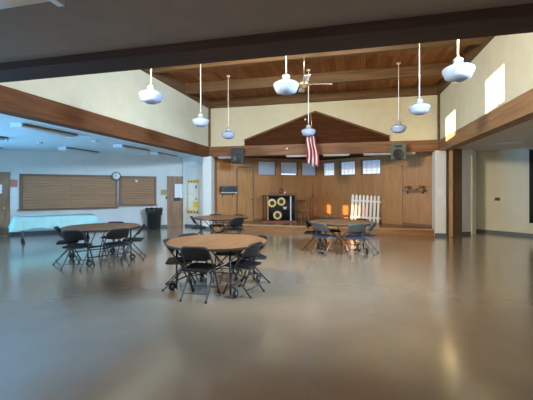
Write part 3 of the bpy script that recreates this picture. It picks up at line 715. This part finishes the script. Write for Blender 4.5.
# ------------------------------------------------------------------ schoolhouse pendants
def make_pendant():
    t = thing('pendant_lamp', '', 'lamp')
    R = .2
    pr = [(.02, -.125), (.09, -.122), (.115, -.108), (.165, -.088), (.178, -.06), (.205, .0), (.212, .025), (.207, .045), (.175, .068), (.12, .085), (.085, .105), (.062, .135), (.055, .16)]
    MB().lathe(pr, 36).build('globe', M_opal, t)
    MB().lathe([(.062, .14), (.068, .175), (.05, .195), (.02, .21), (.012, .24)], 20).build('fitter_cap', M_cap, t)
    MB().tube([(0, 0, .23), (0, 0, DZ-3.3-.04)], .011, 8).build('stem', M_stem, t)
    MB().lathe([(.06, DZ-3.3), (.06, DZ-3.3-.015), (.03, DZ-3.3-.045), (.01, DZ-3.3-.05)], 16).build('canopy', M_stem, t)
    return t
pn = make_pendant(); first = True
names = {(0, 0): 'nearest white schoolhouse pendant of the left row', (1, 0): 'large white schoolhouse pendant hanging left of the ceiling fan', (2, 0): 'nearest and largest white schoolhouse pendant, by the sunlit right wall',
         (0, 1): 'middle white schoolhouse pendant of the left row', (2, 1): 'middle white schoolhouse pendant of the right row',
         (0, 2): 'farthest white schoolhouse pendant of the left row', (1, 2): 'white schoolhouse pendant in front of the gable, above the flag', (2, 2): 'farthest white schoolhouse pendant of the right row'}
PP = {(2, 0): (1.50, 5.40), (1, 0): (-1.02, 5.50), (0, 0): (-3.50, 5.50), (2, 1): (1.40, 7.66), (0, 1): (-3.62, 7.86), (2, 2): (1.30, 10.05), (1, 2): (-1.19, 10.0), (0, 2): (-3.66, 9.95)}
for (i, j), lab in names.items():
    o = pn if first else copy_tree(pn); first = False
    o.location = (*PP[i, j], 3.275); tag(o, lab, 'lamp', 'schoolhouse pendant lamps')

# ceiling fan
t = thing('ceiling_fan', 'brass ceiling fan with cream blades in the middle of the wood ceiling', 'fan', (-1.03, 7.8, 4.0))
MB().tube([(0, 0, .10), (0, 0, DZ-4.0)], .012).build('downrod', M_brass, t)
MB().lathe([(.05, 1.12), (.06, 1.06), (.02, 1.03)], 16).build('canopy', M_brass, t)
MB().lathe([(.03, -.09), (.06, -.08), (.07, -.045), (.11, -.03), (.125, 0), (.12, .05), (.09, .08), (.04, .10), (.015, .12)], 24).build('motor_housing', M_brass, t)
for k in range(4):
    A = rotz(math.radians(14+90*k))
    br = MB().tube([(.10, 0, -.01), (.18, 0, .0)], .014, 6, A).build('blade_bracket', M_brass, t)
    def bl(u, v): x = .17+.47*u; y = (v-.5)*(.10+.05*u)*(1-.0*u); return ((x, y, .005+.25*(v-.5)*.1), (0, 0, 1))
    MB().sheet(bl, 8, 3, .008, True, A).build('blade', M_blade, br)

# ------------------------------------------------------------------ loudspeakers on the stage beam
def speaker(u0, v0, u1, v1, m, label, round_):
    Y = YB-.02; p0 = onplane(u0, v1, (0, Y-.3, 0), (0, 1, 0)); p1 = onplane(u1, v0, (0, Y-.3, 0), (0, 1, 0))
    w_ = p1.x-p0.x; h = p1.z-p0.z; cx = (p0.x+p1.x)/2; cz = (p0.z+p1.z)/2
    t = thing('loudspeaker', label, 'speaker', (cx, Y-.3, cz), group='stage loudspeakers')
    pts = [(-w_/2, 0), (w_/2, 0), (w_/2*.78, .27), (-w_/2*.78, .27)]
    MB().prism(pts, -h/2, h/2).build('cabinet', m, t, bevel=.015)
    MB().box((0, -.008, -.0), (w_*.88, .014, h*.90)).build('grille', m, t, bevel=.005)
    MB().lathe([(.02, .0), (w_*.30, .012), (w_*.34, .02), (w_*.36, .0)], 24, T(0, -.016, -h*.17) @ RX).build('woofer', M_black, t)
    MB().box((0, -.02, h*.33), (w_*.45, .014, h*.13)).build('horn', M_black, t)
    MB().box((0, .27, 0), (.08, .05, .12)).build('bracket', M_blackm, t)
    MB().box((w_*.36, -.018, -h*.42), (.03, .006, .03)).build('badge', M_hub, t)
speaker(231, 147.6, 243.6, 163.4, M_black, 'black loudspeaker on the stage beam at the left end', 0)
speaker(390.6, 143.4, 406.4, 159.6, M_spkg, 'grey-green loudspeaker on the stage beam at the right end', 1)
# strip lights tucked behind the stage beam
for x0, x1, lab in ((-5.1, -4.32, 'white strip light under the beam beside the left loudspeaker'), (-2.35, -1.15, 'white strip light under the stage beam left of the flag'), (-.98, -.02, 'white strip light under the stage beam right of the flag'), (.45, 2.2, 'long white strip light under the beam by the right loudspeaker')):
    p = thing('strip_light', lab, 'light', ((x0+x1)/2, YB+.06, BZ-.045), group='white strip lights under the stage beam')
    L_ = x1-x0
    MB().box((0, 0, .015), (L_, .07, .05)).build('housing', M_strip, p, bevel=.004)
    MB().tube([(-L_/2+.03, -.0, -.022), (L_/2-.03, -.0, -.022)], .013, 10).build('tube', M_strip, p)

# ------------------------------------------------------------------ ceiling fluorescents in the left and right wings
def make_fix():
    t = thing('ceiling_light', '', 'light')
    MB().box((0, 0, -.02), (.30, 1.5, .04)).build('pan', M_fixd, t)
    def df(u, v): a = PI*u; return ((-.13*math.cos(a), -.70+1.40*v, -.045-.035*math.sin(a)), (-math.cos(a), 0, -math.sin(a)))
    MB().sheet(df, 8, 4, .006).box((0, 0, -.045), (.25, 1.40, .02)).build('diffuser', M_fix, t)
    for s_ in (-1, 1): MB().box((0, s_*.735, -.045), (.30, .05, .09)).build('end_cap', M_fix, t)
    return t
fx0 = make_fix()
spots = [(-6.75, 6.4, 'fluorescent ceiling light nearest the brown beam, front of the left wing'), (-9.1, 9.95, 'fluorescent ceiling light above the aqua-covered table'),
         (-6.95, 9.85, 'fluorescent ceiling light above and left of the wall clock'), (-7.05, 12.0, 'farthest fluorescent ceiling light, near the brown door'),
         (-8.95, 6.4, 'fluorescent ceiling light cut by the left edge of the view, front one'), (-11.3, 8.1, 'fluorescent ceiling light at the far left edge above the door'), (-2.7, 1.83, 'fluorescent ceiling light overhead at the top left corner')]
for i, (x, y, lab) in enumerate(spots):
    o = fx0 if i == 0 else copy_tree(fx0)
    o.location = (x, y, CZ); tag(o, lab, 'light', 'surface-mounted ceiling lights')
    if i == 6: o.rotation_euler = (0, 0, R90)
for u, v, lab in ((40, 142.3, 'small round ceiling detector between the front fluorescent lights'), (147, 153.6, 'small round ceiling detector near the farthest fluorescent light'), (95, 140.5, 'small round ceiling detector close to the brown beam')):
    p = onplane(u, v, (0, 0, CZ), (0, 0, 1)); o = MB().lathe([(.05, -.05), (.075, -.04), (.08, -.005), (.08, 0)], 18).build('smoke_detector', M_white); o.location = p; tag(o, lab, 'detector', 'round ceiling detectors')
p = onplane(519, 153, (0, 0, CZ), (0, 0, 1)); t = thing('sprinkler', 'small dark sprinkler hanging from the right wing ceiling', 'sprinkler', p)
MB().tube([(0, 0, 0), (0, 0, -.07)], .012).build('stem', M_steel, t); MB().lathe([(.03, -.075), (.035, -.07), (.01, -.065)], 12).build('deflector', M_steel, t)
p = onplane(510, 143.5, (0, 0, CZ), (0, 0, 1)); o = MB().lathe([(.22, -.045), (.24, -.04), (.38, -.02), (.42, -.002), (.42, 0)], 32).build('air_diffuser', M_ceil); o.location = p-Vector((0, 0, .003)); tag(o, 'round off-white air diffuser in the right wing ceiling', 'vent')

# ------------------------------------------------------------------ right wing
# stacked folding partition, standing open beside the white post
a_, b_ = Vector((3.17, 12.30, 0)), Vector((3.33, 12.28, 0))
t = thing('folding_partition', 'tall brown wooden folding partition stacked open beside the right white post', 'partition', (3.16, 12.32, 0))
MB().prism([(.0, .0), (.10, -.015), (.115, .05), (.01, .08)], .02, CZ-.03).build('leading_panel', M_ply2, t)  # sunlit tone of the front edge put into a lighter wood
MB().prism([(.105, -.015), (.50, .42), (.40, .50), (.06, .10)], .02, CZ-.03).build('stacked_panel', M_part, t)
MB().box((.07, -.02, 1.62), (.02, .02, .16)).build('handle', M_brass, t)
flat('wall_thermostat', wr_diag, 495.2, 197.6, 500, 200.6, M_black, 'small dark thermostat on the right wall', 'thermostat', th=.04)
sa = wr_diag.s_of(531); zt = CZ-.03; zb = wr_diag.z_of(531, 223)
t = thing('curtain', 'black curtain hanging at the right edge of the room', 'curtain', M=frame_of(wr_diag, sa+.35, 0, .02))
def cf(u, v): return ((-.38+.76*u, -.05+.03*math.sin(u*22), zb+(zt-.05-zb)*v), (0, 1, 0))
MB().sheet(cf, 40, 4, .01).build('drape', M_curtain, t); MB().tube([(-.42, -.05, zt-.03), (.42, -.05, zt-.03)], .014).build('rod', M_blackm, t)
# notice on right post
o = MB().box((0, -.004, 0), (.21, .008, .30)).build('post_notice', M_paper); pp = onplane(440.5, 192, (0, 12.52, 0), (0, 1, 0)); o.location = pp+Vector((0, -.001, 0)); tag(o, 'white paper notice on the right white post', 'notice')
o = MB().box((0, -.006, 0), (.09, .012, .13)).build('switch_plate', M_white); pp = onplane(207.5, 190, (0, 12.60, 0), (0, 1, 0)); o.location = pp+Vector((0, -.001, 0)); tag(o, 'small white switch plate on the left white post', 'switch')

# ------------------------------------------------------------------ flag
px, pz = -1.34, 3.20
t = thing('flag', 'red and white striped flag hanging in folds from a pole on the stage beam', 'flag', (px, YB-.03, pz))
MB().tube([(0, 0, -.02), (.0, -.68, 1.02)], .012).build('pole', M_brass, t)
MB().box((0, -.0, 0), (.08, .04, .14)).build('bracket', M_brass, t)
ns = 7; W_ = .48; z1 = .34; z0 = -.70
for k in range(ns):
    u0, u1 = k/ns, (k+1)/ns
    def ff(u, v, u0=u0, u1=u1):
        s = u0+(u1-u0)*u; x = (s-.5)*W_*(.75+.25*(1-v))+.04*(1-v)-.02; y = -.34+.045*math.sin(s*17+v*1.5)-.03*v
        zb_ = z0+.12*s*(1 if s < .5 else -1)+.10*abs(s-.5)+.06*math.sin(s*19)
        return ((x+.03*math.sin(v*5), y, zb_+(z1-zb_-.16*abs(s-.55))*v), (0, 1, 0))
    MB().sheet(ff, 2, 14, .003).build('stripe', M_red if k % 2 == 0 else M_flagw, t)
def fb(u, v):
    s = .0+.52*u; vv = .93+.07*v; x = (s-.5)*W_*(.75+.25*(1-vv))+.04*(1-vv)-.02; y = -.34+.045*math.sin(s*17+vv*1.5)-.03*vv-.006
    return ((x+.03*math.sin(vv*5), y, -.7+1.04*vv), (0, 1, 0))
MB().sheet(fb, 8, 4, .004).build('canton', M_flagb, t)
MB().tube([(0, -.34, z1-.02), (0, -.34, .50)], .006).build('cord', M_stem, t)
for u, v, Y_, lab in ((305.3, 119.5, YB-.052, 'tiny round white fitting on the gable panel'), (287, 148.6, YB-.001, 'tiny round white fitting on the stage beam')):
    p = onplane(u, v, (0, Y_, 0), (0, 1, 0)); o = MB().lathe([(.035, 0), (.035, .02), (.02, .03)], 14, RX).build('round_fitting', M_white); o.location = p; tag(o, lab, 'fitting')

# ------------------------------------------------------------------ wall shelves on stage walls
def on_st(w, u, v): return w.s_of(u), w.z_of(u, v)
s_, z_ = on_st(ws_l, 227.5, 192.3); wd = abs(ws_l.s_of(220.5)-ws_l.s_of(235.5))
t = thing('wall_shelf', 'pale shelf on the left stage wall directly under the black sound equipment', 'shelf', M=frame_of(ws_l, s_, z_, .001))
MB().box((0, -.15, -.012), (wd, .30, .03)).build('board', M_fix, t)
for k in (-1, 1):
    MB().box((k*wd*.35, -.01, -.10), (.025, .02, .18)).box((k*wd*.35, -.12, -.035), (.025, .2, .015)).build('bracket', M_blackm, t)
t = thing('black_equipment_case', 'black sound equipment case on the left wall shelf', 'equipment', M=frame_of(ws_l, s_, z_+.004, .001))
MB().box((0, -.16, .13), (wd*1.02, .27, .25)).build('case', M_black, t, bevel=.01)
MB().box((0, -.297, .14), (wd*.8, .008, .12)).build('front_panel', M_blackm, t)
for k in (-.25, -.1, .3): MB().lathe([(.02, 0), (.018, .02)], 10, T(k*wd, -.30, .14) @ RX).build('dial', M_blackm, t)
MB().tube([(-wd*.3, -.05, .02), (-wd*.34, -.03, -.2), (-wd*.3, -.02, -.42), (-wd*.32, -.012, -.6)], .006, 6).build('cable', M_black, t)
s_, z_ = on_st(ws_r, 415.5, 190.3); wd = abs(ws_r.s_of(404.5)-ws_r.s_of(426))
t = thing('wall_shelf', 'dark shelf with autumn decorations on the right stage wall', 'shelf', M=frame_of(ws_r, s_, z_, .001))
MB().box((0, -.12, -.015), (wd, .24, .05)).build('board', M_frame, t)
for k in (-1, 1): MB().box((k*wd*.35, -.06, -.08), (.03, .10, .09)).build('bracket', M_frame, t)
Msh = frame_of(ws_r, s_, z_+.011, .001)
def leafy(name, x, cols, r, label, cat, n=26, h=.16):
    t = thing(name, label, cat, M=Msh @ T(x, -.12, 0))
    MB().lathe([(r*.45, 0), (r*.6, .03), (r*.5, .06), (r*.2, .065)], 12).build('pot', M_tan, t)
    for ci, mm in enumerate(cols):
        mb = MB()
        for q in range(n):
            an = random.uniform(0, 2*PI); rr = random.uniform(.1, 1)*r; zz = random.uniform(.05, h)
            c = Vector((rr*math.cos(an)*1.2, rr*math.sin(an)*.7, zz)); sz = random.uniform(.02, .035)
            A = T(*c) @ Matrix.Rotation(random.uniform(0, PI), 4, 'X') @ Matrix.Rotation(random.uniform(0, PI), 4, 'Z')
            mb.add([(-sz, 0, 0), (0, -sz*.6, .006), (sz, 0, 0), (0, sz*.6, .006), (0, 0, -.004)], [(0,1,2,3),(0,4,1),(1,4,2),(2,4,3),(3,4,0)], False, A)
        mb.build('leaves', mm, t)
leafy('autumn_arrangement', -.24, (M_orange, M_brown), .10, 'dark red leafy arrangement at the left end of the right wall shelf', 'decoration', h=.14)
leafy('autumn_arrangement', .03, (M_orange, M_pale), .13, 'bright orange leafy arrangement in the middle of the right wall shelf', 'decoration', h=.20)
leafy('autumn_arrangement', .28, (M_orange, M_terra), .11, 'reddish leafy arrangement at the right end of the right wall shelf', 'decoration', h=.16)

# ------------------------------------------------------------------ sunflower stand on the stage
def stagept(u, Zc): r = ray(u, 150); return Vector((r.x*Zc, r.y*Zc, .22))
ST = .221
pL = stagept(262, 14.25); pR = stagept(296, 14.35); vx = (pR-pL); wid = vx.length; angs = math.atan2(vx.y, vx.x); pm = (pL+pR)/2
t = thing('prop_stand', 'black-backed wooden stand with a dark red top board on the stage', 'stand', (pm.x, pm.y, ST), angs)
for x in (-wid*.46, -wid*.33, wid*.34, wid*.46):
    MB().box((x, -.02 if abs(x) < wid*.4 else .12, .54), (.05, .05, 1.08)).build('post', M_tan if abs(x) < wid*.4 and x < 0 else (M_fix if abs(x) < wid*.4 else M_blackm), t)
def pf(u, v): return ((-wid*.33+wid*.79*u, .05+.012*math.sin(u*30), .03+1.05*v), (0, 1, 0))
MB().sheet(pf, 30, 2, .012).build('black_backing', M_vinyl, t)
MB().box((-.02, .04, 1.10), (wid*.98, .30, .04)).build('frame_rail', M_blackm, t)
MB().box((.13, .02, 1.165), (wid*.86, .34, .05)).build('top_board', M_terra, t, bevel=.008)
MB().box((.30, -.04, .52), (.34, .16, .025)).build('side_shelf', M_blackm, t)
MB().box((-.02, -.06, .03), (wid, .34, .06)).build('base', M_terra, t)
Mst = T(pm.x, pm.y, ST) @ rotz(angs)
def sunflower(u, v, r, label):
    n_ = Vector((math.sin(angs), -math.cos(angs), 0)); p = onplane(u, v, Vector((pm.x, pm.y, 0))+n_*.0, n_)
    t = thing('sunflower_wreath', label, 'sunflower', M=T(*(p+n_*.01)) @ rotz(angs), group='sunflower wreaths on the black stand')
    for lay in range(2):
        mb = MB()
        for q in range(20):
            an = 2*PI*(q+.5*lay)/20
            def pt(u_, v_, an=an, lay=lay):
                rad = r*(.52+(.50-.06*lay)*u_); wv = (v_-.5)*.22*r*(1-.75*u_**2)
                return ((rad*math.cos(an)-wv*math.sin(an), -.02-.012*lay-.02*u_*(1-u_), rad*math.sin(an)+wv*math.cos(an)), (0, -1, 0))
            mb.sheet(pt, 3, 2, .004)
        mb.build('petals', M_pale if lay else M_yel, t)
    MB().lathe([(r*.60, 0), (r*.58, .02), (r*.35, .05), (r*.1, .055)], 20, T(0, -.0, 0) @ RX).build('centre', M_brown, t)
    MB().lathe([(r*.2, -.006), (r*.5, -.004), (r*.5, 0)], 14, RX).build('backing', M_green, t)
sunflower(272.1, 203.0, .185, 'upper left sunflower wreath on the black stand')
sunflower(281.2, 201.6, .185, 'upper right sunflower wreath on the black stand')
sunflower(277.4, 215.2, .19, 'lowest sunflower wreath on the black stand')
t = thing('round_vase', 'round dark red vase standing on the stand top board', 'vase', M=Mst @ T(.10, .02, 1.191))
MB().lathe([(.05, 0), (.10, .03), (.125, .09), (.11, .15), (.06, .19), (.045, .22), (.055, .23)], 20).build('body', M_terra, t)
t = thing('small_white_ornament', 'small white ornament right beside the dark red vase', 'ornament', M=Mst @ T(.24, -.02, 1.191))
MB().lathe([(.03, 0), (.045, .03), (.03, .07), (.02, .10)], 12).build('body', M_paper, t)
t = thing('white_cup', 'small white cup on the side shelf of the black stand', 'cup', M=Mst @ T(.24, -.06, .534)); MB().lathe([(.05, 0), (.08, .07), (.085, .10), (.07, .10), (.05, .02)], 16).build('body', M_paper, t)

# ------------------------------------------------------------------ easel and wooden chairs at the back of the stage
pe = stagept(313, 15.25)
t = thing('wooden_easel', 'tall thin brown wooden easel at the back of the stage', 'easel', (pe.x, pe.y, ST), .1)
MB().tube([(0, .02, .0), (0, .0, 1.62)], .016, 6).build('mast', M_terra, t)
for s_ in (-1, 1): MB().tube([(s_*.19, -.12, .0), (s_*.03, 0, 1.15)], .014, 6).build('leg', M_terra, t)
MB().tube([(0, .20, 0), (0, .02, 1.0)], .014, 6).build('leg', M_terra, t)
MB().box((0, -.07, .50), (.34, .05, .03)).build('ledge', M_terra, t); MB().box((0, -.03, .85), (.26, .03, .03)).build('crossbar', M_terra, t)
def wood_chair(u, Zc, rz, label):
    p = stagept(u, Zc); t = thing('wooden_chair', label, 'chair', (p.x, p.y, ST), rz, 'wooden chairs on the stage')
    MB().box((0, 0, .44), (.40, .40, .03)).build('seat', M_tan, t, bevel=.008)
    for sx in (-1, 1):
        MB().tube([(sx*.17, -.17, 0), (sx*.16, -.16, .43)], .016, 6).build('leg', M_tan, t)
        MB().tube([(sx*.17, .19, 0), (sx*.17, .17, .45), (sx*.18, .22, .88)], .016, 6).build('leg', M_tan, t)
    sp = MB()
    for k in range(-2, 3): sp.tube([(k*.065, .17, .45), (k*.067, .21, .82)], .008, 6)
    sp.build('spindles', M_tan, t); MB().box((0, .215, .85), (.40, .025, .08)).build('top_rail', M_terra, t)
    MB().tube([(-.17, -.17, .2), (.17, -.17, .2)], .01, 6).build('stretcher', M_tan, t)
wood_chair(303.5, 15.0, .5, 'slim wooden spindle chair left of the easel on stage')
# ------------------------------------------------------------------ picket fence leaning upright on the stage
f0 = stagept(350.2, 13.9); f1 = stagept(380.2, 13.6); vx = f1-f0; fw = vx.length; fa = math.atan2(vx.y, vx.x); fm = (f0+f1)/2
t = thing('picket_fence', 'white picket fence panel with eight pickets standing on the stage', 'fence', (fm.x, fm.y, ST))
t.rotation_euler = (math.radians(-4), math.radians(2.5), fa); t.location.z = ST+.03
for k in range(8):
    x = -fw/2+.06+(fw-.16)*k/7
    w2 = .043; poly = [(x-w2, 0), (x+w2, 0), (x+w2, 1.05), (x, 1.13), (x-w2, 1.05)]
    MB().prism(poly, 0, .018, Matrix(((1, 0, 0, 0), (0, 0, -1, 0), (0, 1, 0, 0), (0, 0, 0, 1)))).build('picket', M_fence, t)
for z in (.20, .86): MB().box((0, .015, z), (fw, .03, .07)).build('rail', M_fence, t)
# low dark wood rail behind the fence
r0 = stagept(320, 14.9); r1 = stagept(351, 14.5); vx = r1-r0
